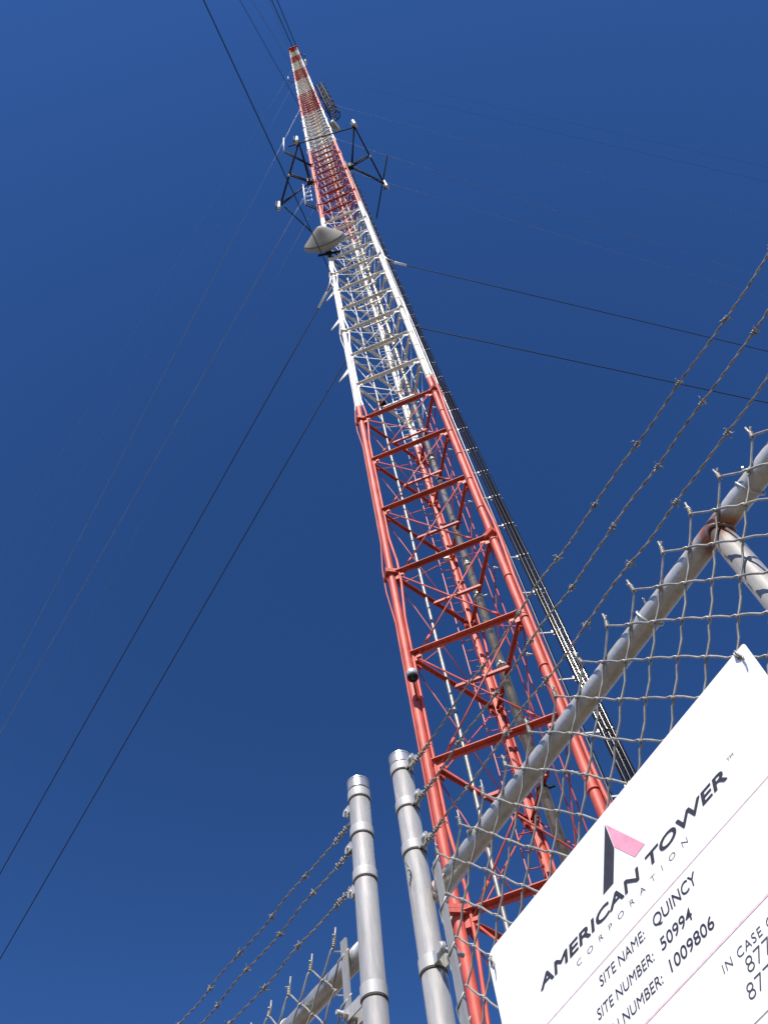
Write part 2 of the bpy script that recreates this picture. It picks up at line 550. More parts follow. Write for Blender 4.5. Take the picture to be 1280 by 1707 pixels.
# rigid transmission line with couplings and hangers
tl = MB().tube([(1.68, 12.15, z) for z in (0.5, 60, 120, 200, 300, TOP - 2)], 0.092, 18).build('transmission_line', COPPER, tower)
for i in range(40):
    z = 9.3 + 6.1 * i
    MB().lathe([(0.094, -0.17), (0.124, -0.165), (0.124, -0.13), (0.096, -0.12), (0.096, 0.12), (0.124, 0.13), (0.124, 0.165), (0.094, 0.17)], (1.68, 12.15, z), sides=18).build('coupling', COPPER if i % 3 else CONDUIT, tl).matrix_parent_inverse = Matrix.Identity(4)
    for zz in (2.0, 4.6):
        h = MB().lathe([(0.094, -0.03), (0.102, -0.03), (0.102, 0.03), (0.094, 0.03)], (1.68, 12.15, z + zz), sides=18)
        h.tube([(1.77, 12.15, z + zz), (1.89, 12.12, z + zz)], 0.022, 6).tube([(1.66, 12.06, z + zz - 0.03), (1.66, 11.98, z + zz - 0.03)], 0.02, 6)
        h.build('hanger', STEEL if i % 2 else LENS, tl).matrix_parent_inverse = Matrix.Identity(4)
tl.matrix_parent_inverse = Matrix.Translation(-WORLD[tower.name])
# slim grey lines inside
for (x, y, r) in ((0.54, 11.9, 0.038),):
    pts = [(x + 0.012 * math.sin(z * 0.7 + r * 90), y, z) for z in [0.5 + 2.5 * i for i in range(90)]]
    MB().tube(pts, r, 8).build('instrument_conduit', CONDUIT, tower)
MB().tube([(1.95, 11.95, 1), (1.93, 11.95, 46)], 0.014, 6).build('hanging_cable', PAINT, tower)
MB().tube([(2.06, 11.6, 1), (2.02, 11.62, 30)], 0.012, 6).build('hanging_cable', PAINT, tower)
# junction boxes
MB().box((0.62, 11.05, 30.05), (0.10, 0, 0), (0, 0.08, 0), (0, 0, 0.10)).build('junction_box', LENS, tower)
MB().box((1.30, 12.70, 22.9), (0.06, 0, 0), (0, 0.05, 0), (0, 0, 0.07)).build('junction_box', ANTW, tower)
# feeder cables on stand-off brackets outside the right leg
def feeder_x(z):
    t = max(0.0, min(1.0, (z - 8.0) / 24.0))
    return 2.86 - 0.36 * t
for j in range(3):
    pts = [(feeder_x(z) - 0.080 + 0.080 * j + 0.006 * math.sin(z * 0.9 + j * 2.1), 10.86 + 0.02 * (j % 2), z) for z in [0.6 + 1.42 * q for q in range(53)]]
    MB().tube(pts, 0.0385, 14).build('feeder_cable', COAX, tower)
for i in range(46):
    z = 10.7 + 1.42 * i
    fx = feeder_x(z); b = MB()
    b.bar((2.30, 10.80, z), (fx - 0.14, 10.86, z + 0.02), (0, 0.009, 0), (0, 0, 0.014))
    b.box((fx - 0.145, 10.86, z + 0.02), (0.012, 0, 0), (0, 0.03, 0), (0, 0, 0.035))
    b.bar((fx - 0.135, 10.915, z + 0.02), (fx + 0.135, 10.915, z + 0.02), (0, 0.005, 0), (0, 0, 0.008))
    for j in (-1, 0, 1): b.box((fx + j * 0.080, 10.826, z + 0.02), (0.007, 0, 0), (0, 0.012, 0), (0, 0, 0.012))
    b.box((2.30, 10.80, z), (0.03, 0, 0), (0, 0.03, 0), (0, 0, 0.035))
    b.build('cable_bracket', STEEL, tower)
for j in range(3):
    MB().tube([(2.40 + 0.02 * j, 10.80 + 0.05 * j, z) for z in (1, 40, 80)], 0.014, 6).build('thin_cable', COAX if j else STEEL, tower)
# grounding kit bundle low on the feeders
b = MB()
for j in range(5):
    x = feeder_x(12.2) - 0.12 + 0.06 * j
    b.tube([(x, 10.82, 12.0), (x + 0.03, 10.80, 12.12), (x - 0.02, 10.81, 12.26), (x + 0.01, 10.83, 12.36)], 0.016, 6)
b.bar((2.3, 10.78, 11.7), (2.95, 10.80, 11.78), (0, 0.03, 0), (0, 0, 0.03))
b.build('grounding_kit', STEEL, tower)
# small rest platform and frame at the very top
MB().bar((LEG['L'].x - 0.3, LEG['L'].y - 0.2, TOP - 0.5), (LEG['R'].x + 0.3, LEG['R'].y - 0.2, TOP - 0.5), (0, 0.45, 0), (0, 0, 0.2)).build('top_frame', PAINT, tower)

# ------------------------------------------------------------------ obstruction light on the left leg
def obstruction_light(p, label):
    t = thing('obstruction_light', p, label, 'lamp')
    p = Vector(p)
    MB().lathe([(0.03, 0.04), (0.095, 0.045), (0.105, 0.02), (0.105, -0.10), (0.09, -0.105)], p, sides=20).build('housing', STEEL, t)
    MB().lathe([(0.080, -0.106), (0.100, -0.11), (0.100, -0.135), (0.05, -0.16), (0.045, -0.22), (0.02, -0.24)], p, sides=20).build('base', LENS, t)
    MB().tube([p + Vector((0, 0, -0.2)), p + Vector((0.0, 0.1, -0.36)), p + Vector((0.0, 0.33, -0.38))], 0.022, 8).build('bracket', PAINT, t)
obstruction_light((-0.085, 10.80, 15.95), 'small pale round lamp with black base on the left red leg')

# ------------------------------------------------------------------ dish with radome
DC = Vector((-0.22, 10.45, 52.0)); az = math.radians(189)
DA = Vector((math.sin(az), math.cos(az), -0.02)).normalized()
dish = thing('dish_antenna', (DC.x, DC.y, DC.z), 'big grey dish with cone shaped radome on the left white leg', 'dish')
MB().lathe([(1.04, 0.0), (1.06, 0.02), (1.0, 0.07), (0.80, 0.22), (0.58, 0.39), (0.36, 0.56), (0.22, 0.66), (0.12, 0.715), (0.04, 0.735), (0.0, 0.74)], DC, DA, 48).build('radome', RADOME, dish)
MB().lathe([(0.30, -0.52), (0.62, -0.40), (0.95, -0.24), (1.06, -0.20), (1.075, -0.19), (1.075, -0.01), (1.04, -0.002)], DC, DA, 48).build('reflector_shell', SHROUD, dish)
b = MB()
b.lathe([(0.16, -0.75), (0.16, -0.5)], DC, DA, 16)
b.bar(DC - DA * 0.62 + Vector((-0.55, 0, -0.35)), DC - DA * 0.62 + Vector((0.62, 0, -0.35)), (0, 0.05, 0), (0, 0, 0.05))
b.bar(DC - DA * 0.62 + Vector((0.05, 0, -0.9)), DC - DA * 0.62 + Vector((0.05, 0, 0.5)), (0.06, 0, 0), (0, 0.06, 0))
b.tube([DC - DA * 0.62 + Vector((0.3, 0, -0.5)), Vector((0.9, 11.3, 49.6))], 0.03, 6)
b.tube([DC - DA * 0.62 + Vector((0.0, 0, -0.8)), LEG['L'] + Vector((0, 0, 51.0))], 0.07, 6)
b.tube([DC - DA * 0.62 + Vector((0.0, 0, 0.3)), LEG['L'] + Vector((0, 0, 52.3))], 0.07, 6)
b.build('mount_bracket', DARK, dish)
MB().tube([DC - DA * 0.75 + Vector((0.1, 0, -0.3)), Vector((0.2, 11.5, 50.9)), Vector((0.5, 11.9, 48.5)), Vector((0.6, 11.95, 44))], 0.03, 6).build('waveguide', COAX, dish)

# ------------------------------------------------------------------ sector mounts at 75 m
ZM = 75.5
def pipe(b, a, c, r=0.06): return b.tube([Vector((a[0], a[1], a[2] if len(a) > 2 else ZM)), Vector((c[0], c[1], c[2] if len(c) > 2 else ZM))], r, 8)
def sector(hub, ends, mid, leg, label):
    t = thing('antenna_mount', (hub[0], hub[1], ZM), label, 'antenna mount', 'sector mounts on the tower')
    for dz in (0.0, 0.9):
        b = MB(); pipe(b, (*ends[0], ZM + dz), (*ends[1], ZM + dz), 0.052); b.build('face_pipe', DARK, t)
    for e in ends:
        b = MB(); pipe(b, (*hub, ZM), (*e, ZM), 0.045); pipe(b, (hub[0] + .12, hub[1] + .12, ZM + .9), (*e, ZM + .9), 0.045); b.build('arm', DARK, t)
    b = MB(); pipe(b, (*hub, ZM + .1), (*mid, ZM + .1), 0.055); pipe(b, (hub[0], hub[1], ZM + .8), (mid[0], mid[1], ZM + .9), 0.05); b.build('arm', DARK, t)
    b = MB()
    b.box((hub[0], hub[1], ZM + 0.45), (0.16, 0, 0), (0, 0.16, 0), (0, 0, 0.7))
    pipe(b, (*hub, ZM + 0.2), (leg.x, leg.y, ZM + 0.2), 0.11); pipe(b, (*hub, ZM + 0.9), (leg.x, leg.y, ZM + 0.9), 0.11)
    b.build('leg_clamp', DARK, t)
    b = MB()
    b.lathe([(0.08, 0), (0.08, 0.16)], (mid[0], mid[1], ZM - 0.1), sides=8)
    b.build('pipe_cap', ANTW, t)
    return t
m1 = sector((-0.50, 11.12), ((-2.88, 12.29), (-0.68, 8.35)), (-1.82, 10.36), LEG['L'], 'dark steel triangular antenna mount reaching out to the left of the tower')
b = MB(); pipe(b, (-2.65, 12.38, ZM), (-1.09, 14.55, ZM), 0.045); b.build('tie_back', DARK, m1)
m2 = sector((2.62, 10.66), ((3.37, 8.03), (4.74, 12.27)), (4.09, 10.19), LEG['R'], 'dark steel triangular antenna mount reaching out to the right of the tower')
b = MB(); pipe(b, (5.31, 10.31, ZM), (3.74, 14.53, ZM), 0.045); b.build('tie_back', DARK, m2)
b = MB(); pipe(b, (-1.47, 8.47, ZM), (3.30, 8.08, ZM), 0.045); b.build('cross_pipe', DARK, m2)
def panel(x, y, label, yaw, h=2.3):
    t = thing('panel_antenna', (x, y, ZM), label, 'antenna', 'white panel antennas on the mounts')
    ux = Vector((math.cos(yaw), math.sin(yaw), 0)); uy = Vector((-ux.y, ux.x, 0))
    p = Vector((x, y, ZM))
    prof = []
    for k in range(12):
        an = 2 * PI * k / 12
        prof.append(p + ux * 0.17 * math.copysign(abs(math.cos(an)) ** .6, math.cos(an)) + uy * 0.10 * math.copysign(abs(math.sin(an)) ** .6, math.sin(an)) + Vector((0, 0, -0.3)))
    MB().poly(prof, (0, 0, h)).build('shell', ANTW, t)
    b = MB().tube([p + uy * 0.2 + Vector((0, 0, -0.5)), p + uy * 0.2 + Vector((0, 0, h))], 0.04, 8)
    for zz in (0.1, h - 0.6): b.box(p + uy * 0.14 + Vector((0, 0, zz)), ux * 0.05, uy * 0.05, (0, 0, 0.05))
    b.tube([p + ux * 0.05 + Vector((0, 0, -0.3)), p + ux * 0.05 + Vector((0, 0, -0.55)), p + uy * 0.3 + Vector((0, 0, -0.4))], 0.025, 6)
    b.build('mast_pipe', DARK, t)
panel(-3.05, 12.42, 'white panel antenna at the far lower end of the left mount', 2.1)
panel(-0.80, 8.25, 'white panel antenna at the near upper end of the left mount', 2.1)
panel(3.44, 7.92, 'white panel antenna at the near upper end of the right mount', 1.2)
panel(4.90, 12.45, 'white panel antenna at the far lower end of the right mount', 1.2)

def side_antenna(bot, top, arm0, arm1, label, fins=False):
    t = thing('whip_antenna', bot, label, 'antenna')
    bot, top = Vector(bot), Vector(top)
    MB().tube([bot, bot.lerp(top, 0.97), top], [0.055, 0.045, 0.02], 8).build('mast', ANTW, t)
    b = MB()
    b.tube([arm0, arm1], 0.045, 8)
    b.tube([Vector(arm0) + Vector((0, 0, .7)), Vector(arm1) + Vector((0, 0, .7))], 0.03, 6)
    b.build('support_arm', DARK, t)
    if fins:
        for i in range(4):
            f = MB()
            z = bot.z + 1.2 + 1.6 * i
            f.tube([(bot.x, bot.y, z), (bot.x + 0.45, bot.y, z)], 0.022, 6)
            f.tube([(bot.x + 0.45, bot.y, z - 0.5), (bot.x + 0.45, bot.y, z + 0.5)], 0.025, 6)
            f.build('dipole', ANTW, t)
side_antenna((-1.82, 8.67, 75.5), (-1.82, 8.67, 83.3), (-1.79, 8.79, 75.5), (-0.1, 10.1, 75.5), 'slim white upright antenna on a dark arm, left of the upper mount')
side_antenna((-0.97, 10.94, 66), (-0.97, 10.94, 74.1), (-0.97, 10.96, 66), (0.14, 11.69, 66), 'slim white antenna with side dipoles just above the big dish', True)
side_antenna((-1.24, 10.53, 185), (-1.24, 10.53, 193.7), (-1.38, 10.64, 185), (-0.30, 11.3, 185), 'tiny white upright antenna on a dark arm high on the left side')

# cage shaped lattice antenna high on the right
cx, cy, cz0, cz1, cr = 3.66, 11.95, 127, 175, 0.62
t = thing('cage_antenna', (cx, cy, cz0), 'dark wire cage antenna standing off the right side high up', 'antenna')
for k in range(5):
    an = 2 * PI * k / 5
    b = MB().tube([(cx + cr * math.cos(an), cy + cr * math.sin(an), cz0), (cx + cr * math.cos(an), cy + cr * math.sin(an), cz1)], 0.05, 5).build('upright_rod', DARK, t)
for i in range(13):
    z = cz0 + (cz1 - cz0) * i / 12
    MB().tube([(cx + cr * math.cos(a), cy + cr * math.sin(a), z) for a in [2 * PI * q / 14 for q in range(15)]], 0.05, 5).build('hoop', DARK, t)
for sgn in (1, -1):
    b = MB()
    b.tube([(cx + cr * math.cos(sgn * a), cy + cr * math.sin(sgn * a), cz0 + (cz1 - cz0) * a / (12 * PI)) for a in [12 * PI * q / 120 for q in range(121)]], 0.05, 5)
    b.build('spiral_rod', DARK, t)
b = MB()
for z in (cz0 + 3, (cz0 + cz1) / 2, cz1 - 3): b.tube([(cx - cr, cy, z), (LEG['R'].x, LEG['R'].y, z)], 0.05, 6)
b.build('support_arm', DARK, t)

# small dish and the little top fittings
def small_dish(c, ax, r, label, m=SHROUD):
    t = thing('dish_antenna', c, label, 'dish')
    c = Vector(c)
    MB().lathe([(0.1, -0.5 * r), (0.7 * r, -0.3 * r), (r, 0), (r, 0.5 * r), (0.9 * r, 0.52 * r)], c, ax, 24).build('drum', m, t)
    MB().tube([c - Vector(ax) * 0.4 * r, Vector((LEG['R'].x, LEG['R'].y, c.z))], 0.09, 8).build('mount_pipe', DARK, t)
small_dish((2.85, 11.25, 108.5), (0.75, -0.4, -0.1), 0.62, 'small dark drum dish on the right leg under the wire cage')
small_dish((3.0, 12.0, 262), (1, 0.1, 0), 0.6, 'tiny white drum dish near the tower top on the right', ANTW)
t = thing('whip_antenna', (2.9, 11.4, 290), 'tiny dark antenna stub beside the tower top on the right', 'antenna')
MB().tube([(LEG['R'].x, LEG['R'].y, 290), (3.5, 11.66, 290)], 0.12, 6).build('support_arm', DARK, t)
MB().tube([(3.4, 11.66, 287), (3.4, 11.66, 296)], 0.2, 6).build('mast', DARK, t)

# ------------------------------------------------------------------ guy wires
def guy(leg, z, azd, R, r, m, label, group, sleeve=0.0, lug=0.0):
    A = LEG[leg] + Vector((0, 0, z))
    th = math.radians(azd)
    Bp = Vector((CEN.x + R * math.sin(th), CEN.y + R * math.cos(th), 0.5))
    t = thing('guy_wire', tuple(Bp), label, 'guy wire', group)
    d = (Bp - A).normalized()
    A0 = A + d * 0.15
    L = (Bp - A0).length
    pts = []
    n = 24
    for i in range(n + 1):
        q = i / n
        p = A0.lerp(Bp, q)
        p.z -= 4 * q * (1 - q) * L * 0.002
        pts.append(p)
    MB().tube(pts, r, 6).build('strand', m, t)
    if sleeve:
        MB().tube([A0 + d * 0.45, A0 + d * (0.45 + sleeve * 0.1), A0 + d * (0.45 + sleeve)], [0.035, 0.058, 0.052], 10).build('insulator_sleeve', ANTW, t)
        b = MB()
        for s in (-1, 1):
            sv = Vector((-d.y, d.x, 0)).normalized() * 0.07 * s
            b.tube([A + sv * 1.6 + Vector((0, 0, 0.5)), A + d * 0.3 + sv, A + d * 0.62 + sv * 0.4], 0.03, 6)
        b.build('shackle', ANTW, t)
    MB().box((Bp.x, Bp.y, 0.25), (0.5, 0, 0), (0, 0.5, 0), (0, 0, 0.26)).build('anchor_block', CONC, t)
GL, GR, GF = 'guy wires running down to the left', 'guy wires running down to the right', 'guy wires passing overhead at the top'
guy('L', 46.7, 315.3, 130, 0.021, GUYD, 'dark guy wire to the left, upper of the two bold ones, with white sleeve', GL, 0.85)
guy('L', 35.6, 315.6, 128, 0.018, GUYD, 'dark guy wire to the left, lower of the two bold ones', GL)
guy('L', 135.8, 317.1, 240, 0.022, GUYL, 'pale thin guy wire to the left, left one of the parallel pale pair', GL)
guy('B', 100.7, 315.5, 240, 0.022, GUYL, 'pale thin guy wire to the left, right one of the parallel pale pair', GL)
guy('L', 230, 312.6, 241, 0.013, GUYF, 'faintest pale guy wire to the left, starting nearest the tower top', GL)
guy('L', 190, 315.3, 242, 0.013, GUYF, 'faint pale guy wire to the left, starting below the small left arm', GL)
guy('L', 68, 314.9, 131, 0.008, GUYF, 'faint pale guy wire to the left, starting just above the big dish', GL)
guy('R', 46.8, 70.0, 130, 0.018, GUYD, 'dark guy wire to the right, upper of the two bold ones, with white sleeve', GR, 0.6)
guy('R', 36.2, 70.7, 128, 0.018, GUYD, 'dark guy wire to the right, lower of the two bold ones', GR)
guy('R', 95, 64.4, 240, 0.012, GUYF, 'faint guy wire to the right, starting near the right antenna mount', GR)
guy('R', 75, 67.3, 132, 0.008, GUYF, 'faint guy wire to the right, lowest of the faint ones', GR)
guy('R', 235, 70.3, 241, 0.016, GUYD, 'thin guy wire to the right, topmost of all on that side', GR)
guy('R', 190, 69.8, 242, 0.015, GUYD, 'thin guy wire to the right, second from the top on that side', GR)
guy('R', 135, 67.9, 243, 0.011, GUYF, 'thin guy wire to the right, starting beside the wire cage antenna', GR)
guy('L', 46.7, 192.6, 129, 0.021, GUYD, 'bold dark guy wire passing overhead from behind the big dish', GF)
guy('R', 95, 193.4, 240, 0.034, GUYD, 'bold dark guy wire crossing the tower face up past the top', GF)
guy('R', 339, 192.0, 241, 0.12, GUYD, 'dark guy wire leaving the very top of the tower overhead', GF)
guy('L', 339, 191.0, 243, 0.05, GUYF, 'thin guy wire leaving the very top of the tower overhead', GF)
guy('L', 135, 198.4, 242, 0.030, GUYD, 'thin dark guy wire overhead, left of the tower top', GF)
guy('L', 230, 200.5, 244, 0.04, GUYF, 'faint guy wire overhead, closest left of the tower top', GF)

# ------------------------------------------------------------------ fence helpers
O_R = Vector((-0.0239, 1.2917, 0)); D_R = Vector((0.63791, -0.77011, 0)); N_R = Vector((0.77011, 0.63791, 0))   # N points away from the viewer
P1 = Vector((-0.16, 1.384, 0)); D_L = Vector((-0.71, 0.704, 0)).normalized(); N_L = Vector((0.704, 0.71, 0)).normalized()
PITCH, HH, ZTOP, WR = 0.0716, 0.0437, 2.724, 0.00178

def mesh_fabric(O, D, Nv, n0, n1, parent, seed, zbot=0.06, tip=0.019):
    """interlocked zigzag wires with twisted barbed tips; columns every half pitch"""
    rnd = random.Random(seed)
    b = MB()
    rows = int((ZTOP - zbot) / HH)
    p = PITCH / 2
    ph = [rnd.uniform(0, 6.28) for _ in range(6)]
    def bend(x, z):
        dx = 0.0032 * math.sin(x * 9 + z * 3 + ph[0]) + 0.0018 * math.sin(x * 23 - z * 11 + ph[1])
        dz = 0.0035 * math.sin(x * 7 + z * 5 + ph[2]) + 0.0015 * math.sin(x * 31 + ph[3])
        dn = 0.004 * math.sin(x * 5 + z * 4 + ph[4]) * min(1, max(0, (2.6 - z) * 3))
        return dx, dz, dn
    def P(x, z, nn):
        dx, dz, dn = bend(x, z)
        return O + D * (x + dx) + Nv * (nn + dn) + Vector((0, 0, z + dz))
    t = 0.0021
    ext = 0.0022
    for i in range(2 * n0, 2 * n1):
        pts = []
        for m in range(rows + 1):
            left = ((i + m) % 2 == 0)
            x = (i if left else i + 1) * p
            z = ZTOP - m * HH
            sg = -1 if left else 1
            xe = x + sg * ext
            # the wire comes from one side, hooks round its neighbour, leaves on the other face
            fr = 1 if left else -1
            if m == 0:
                pts.append(P(x, z, -fr * -t * 0.2))
                pts.append(P(x - sg * 0.006, z - 0.006, -fr * t))
                continue
            pts.append(P(x - sg * 0.0075, z + 0.0075, fr * t))
            pts.append(P(x - sg * 0.0008, z + 0.0022, fr * t * 1.15))
            pts.append(P(xe, z, 0))
            pts.append(P(x - sg * 0.0008, z - 0.0022, -fr * t * 1.15))
            pts.append(P(x - sg * 0.0075, z - 0.0075, -fr * t))
            if m < rows: pts.append(P(x - sg * p * 0.5, z - HH * 0.5, -fr * (t + 0.0022)))
        b.tube(pts, WR, 6)
    # twisted selvage above the top row
    for j in range(n0, n1 + 1):
        x = j * PITCH
        lean = rnd.uniform(-0.004, 0.004); ln2 = rnd.uniform(-0.003, 0.003)
        top = tip + rnd.uniform(-0.003, 0.003)
        for s in (0, 1):
            pts = []
            for q in range(25):
                a = PI * s + q / 24 * 2 * PI * 2.4
                h = top * q / 24
                pts.append(P(x, ZTOP, 0) + D * (0.0021 * math.cos(a) + lean * q / 24) + Nv * (0.0021 * math.sin(a) + ln2 * q / 24) + Vector((0, 0, h - 0.002)))
            e = pts[-1]
            if s == 0: pts += [e + D * 0.0005 + Vector((0, 0, 0.006)), e + D * lean * .5 + Vector((0, 0, 0.016 + rnd.uniform(0, 0.004)))]
            else: pts += [e + D * rnd.choice((-1, 1)) * 0.005 + Nv * -0.003 + Vector((0, 0, 0.002))]
            b.tube(pts, WR * 0.95, 6)
    return b.build('chain_link_mesh', WIRE, parent)

def post(parent, base, top, r, bands, D, tension=None, label=None, tabs=True):
    """tube post with cap, clamp bands, lugs that hold the barbed wire and a tension band"""
    base, top = Vector(base), Vector(top)
    ax = (top - base).normalized()
    po = MB().tube([base, top - ax * 0.004], r, 40).build('post', GALV, parent)
    def at(z): return base + ax * ((z - base.z) / ax.z)
    I = Matrix.Translation(-WORLD[parent.name])
    def sub(b, name, m):
        o = b.build(name, m); o.parent = po; return o
    zt = top.z
    c = at(zt)
    sub(MB().lathe([(r + 0.0004, -0.026), (r + 0.0014, -0.0262), (r + 0.0014, -0.0045), (r + 0.0022, -0.004), (r + 0.0022, -0.0008), (r * 0.96, 0.0004), (r * 0.6, 0.0012), (0.0, 0.0015)], c, ax, 40, sharp=True), 'post_cap', GALV)
    for z in bands:
        c = at(z)
        b = MB().lathe([(r + 0.0004, -0.0105), (r + 0.0021, -0.010), (r + 0.0024, -0.007), (r + 0.0024, 0.007), (r + 0.0021, 0.010), (r + 0.0004, 0.0105)], c, ax, 40, sharp=True)
        if tabs:
            # lug: two rounded ears with a carriage bolt
            side = Vector((-D.y, D.x, 0)).normalized()
            for e in (-1, 1):
                cc = c + D * (r + 0.018) - Vector((0, 0, 0.004)) + side * (e * 0.0035)
                pr = [cc - D * 0.018 + Vector((0, 0, 0.0105)), cc - D * 0.018 - Vector((0, 0, 0.0095))]
                pr += [cc + D * (0.003 + 0.0095 * math.cos(a)) + Vector((0, 0, 0.0095 * math.sin(a))) for a in [(-90 + 22.5 * q) * PI / 180 for q in range(9)]]
                b.poly(pr, side * 0.0018 * e)
            b.lathe([(0.0035, -0.009), (0.0035, 0.009)], c + D * (r + 0.019) - Vector((0, 0, 0.004)), side, 10)
            b.lathe([(0.0045, -0.0080), (0.006, -0.0066), (0.006, -0.0052)], c + D * (r + 0.019) - Vector((0, 0, 0.004)), side, 12)
        sub(b, 'brace_band', BAND)
        sub(MB().lathe([(r + 0.0003, -0.0135), (r + 0.0012, -0.0132), (r + 0.0012, -0.0108), (r + 0.0003, -0.0105)], c, ax, 40), 'shadow_ring', BANDSHADE)  # dark ring painted where the band shades the post
    for z, reach in (tension or ()):
        c = at(z)
        b = MB().lathe([(r + 0.0004, -0.012), (r + 0.0022, -0.0115), (r + 0.0022, 0.0115), (r + 0.0004, 0.012)], c, ax, 40, sharp=True)
        side = Vector((-D.y, D.x, 0)).normalized()
        for e in (-1, 1):
            cc = c + side * (e * 0.009)
            pr = [cc + D * (r * 0.55) + Vector((0, 0, 0.0112)), cc + D * (r * 0.55) - Vector((0, 0, 0.0112))]
            pr += [cc + D * (reach + 0.0112 * math.cos(a)) + Vector((0, 0, 0.0112 * math.sin(a))) for a in [(-90 + 20 * q) * PI / 180 for q in range(10)]]
            b.poly(pr, side * 0.0022 * e)
        b.lathe([(0.004, -0.012), (0.004, 0.030)], c + D * reach, side, 10)
        b.lathe([(0.0085, -0.0165), (0.010, -0.0135), (0.010, -0.0112)], c + D * reach, side, 14)
        b.lathe([(0.0075, 0.0115), (0.0075, 0.018)], c + D * reach, side, 6, False)
        sub(b, 'tension_band', BAND)
        sub(MB().lathe([(r + 0.0003, -0.0155), (r + 0.0014, -0.015), (r + 0.0014, -0.0123), (r + 0.0003, -0.012)], c, ax, 40), 'shadow_ring', BANDSHADE)  # painted shadow under the tension band
    return po

RR = 0.0178                     # rail radius
NOFF = RR + 0.0045
def rail_ties(O, D, Nv, zr, ss, parent):
    for s in ss:
        b = MB(); pts = []
        for q in range(26):
            a = q / 25 * 2 * PI * 1.15 + 1.2
            pts.append(O + D * (s + 0.020 * (q / 25 - .5)) + Nv * (NOFF + (RR + 0.0024) * math.cos(a)) + Vector((0, 0, zr + (RR + 0.0024) * math.sin(a))))
        pts.append(pts[-1] - Nv * 0.008 + D * 0.006)
        b.tube(pts, 0.0017, 6)
        b.build('tie_wire', STEEL, parent)

# ------------------------------------------------------------------ right-hand fence
fr = thing('chain_link_fence', tuple(O_R + D_R * 0.7), 'chain link fence with thick top rail running to the upper right, sign hung on it', 'fence', 'chain link fences')
ZR = 2.686
LP = 0.724
post2 = Vector((-0.0672, 1.3440, 0))
post(fr, post2, post2 + Vector((0, 0, 3.032)), 0.0205, (2.992, 2.893, 2.786), D_R, ((2.545, 0.043),))
RAILMAT = galv('galvanized_rail_rusted_at_tee', (0.45, 0.415, 0.345), tuple(O_R + D_R * LP + N_R * NOFF + Vector((0, 0, ZR - 0.016))), 0.050, metal=0.25, stretch=(1, 1, 1))
b = MB(); n = 24
b.tube([O_R + D_R * (-0.056 + 2.9 * i / n) + N_R * NOFF + Vector((0, 0, ZR + 0.0016 * math.sin(i * 1.1))) for i in range(n + 1)], RR, 36)
b.build('top_rail', RAILMAT, fr)
# weld collar where the rail meets the post
WELD = galv('rusted_weld', (0.42, 0.41, 0.39), tuple(post2 + D_R * 0.014 + N_R * 0.01 + Vector((0, 0, ZR))), 0.030)
c = O_R + D_R * (-0.040) + N_R * NOFF + Vector((0, 0, ZR))
MB().lathe([(RR, -0.005), (RR + 0.0016, -0.003), (RR + 0.0016, 0.001), (RR + 0.0003, 0.004)], c, D_R, 24).build('weld_bead', WELD, fr)
# line post under the rail, rusted weld
LPM = galv('galvanized_line_post_rusted_top', (0.45, 0.415, 0.345), tuple(O_R + D_R * LP + N_R * NOFF + Vector((0, 0, ZR - 0.018))), 0.036)
c = O_R + D_R * LP + N_R * (NOFF + 0.001)
lp = MB().tube([c, c + Vector((0, 0, ZR - 0.004))], 0.0172, 36).build('post', LPM, fr)
bead = MB(); pts = []
for q in range(33):
    a = 2 * PI * q / 32
    x, y = 0.0180 * math.cos(a), 0.0180 * math.sin(a)
    zz = ZR - math.sqrt(max(0, (RR + 0.0005) ** 2 - min(abs(y), RR) ** 2)) - 0.001 + random.uniform(-.0008, .0008)
    pts.append(c + D_R * x + N_R * y + Vector((0, 0, zz)))
bead.tube(pts, [0.0030 + random.uniform(-.0008, .0010) for _ in pts], 8, False)
o = bead.build('weld_bead', LPM); o.parent = lp
mesh_fabric(O_R, D_R, N_R, 0, 35, fr, 3)
# scrap of dark tie wire caught on the post
b = MB(); q0 = post2 + N_R * -0.0225 + D_R * 0.006
for e in (0, PI):
    b.tube([q0 + D_R * (0.0009 * math.cos(e + i * .9)) + N_R * (0.0013 * math.sin(e + i * .9)) + D_R * (0.004 * math.sin(i * .25)) + Vector((0, 0, 2.730 - 0.0017 * i)) for i in range(20)], 0.0006, 5)
b.tube([q0 + Vector((0, 0, 2.735)), q0 + N_R * -0.004 + D_R * -0.002 + Vector((0, 0, 2.746))], 0.0006, 5)
b.build('wire_scrap', DARK, fr)
# tension bar woven through the edge of the mesh
a = O_R + D_R * (-0.011) + N_R * -0.001
MB().bar(a + Vector((0, 0, 0.1)), a + Vector((0, 0, 2.715)), D_R * 0.0075, N_R * 0.0022).build('tension_bar', BARM, fr)
# edge loops of mesh that hook over the bar
b = MB()
for k in range(16):
    z = ZTOP - 2 * HH * k - 0.01
    b.tube([O_R + D_R * 0.002 + N_R * -0.003 + Vector((0, 0, z)), O_R + D_R * -0.020 + N_R * -0.005 + Vector((0, 0, z - 0.012)), O_R + D_R * -0.023 + Vector((0, 0, z - 0.03)), O_R + D_R * -0.019 + N_R * 0.004 + Vector((0, 0, z - 0.05)), O_R + D_R * 0.0 + N_R * 0.002 + Vector((0, 0, z - 0.036))], WR, 6)
b.build('edge_loops', WIRE, fr)
rail_ties(O_R, D_R, N_R, ZR, (0.563, 0.80, 1.15, 1.6), fr)
# galvanized bolt through the rail
c = O_R + D_R * 0.085 + N_R * NOFF + Vector((0, 0, ZR))
MB().lathe([(0.0045, -0.02), (0.0045, RR + 0.002), (0.007, RR + 0.002), (0.006, RR + 0.006), (0.002, RR + 0.0075)], c, (-N_R.x * 0.9, -N_R.y * 0.9, 0.45), 12).build('rail_bolt', STEEL, fr)
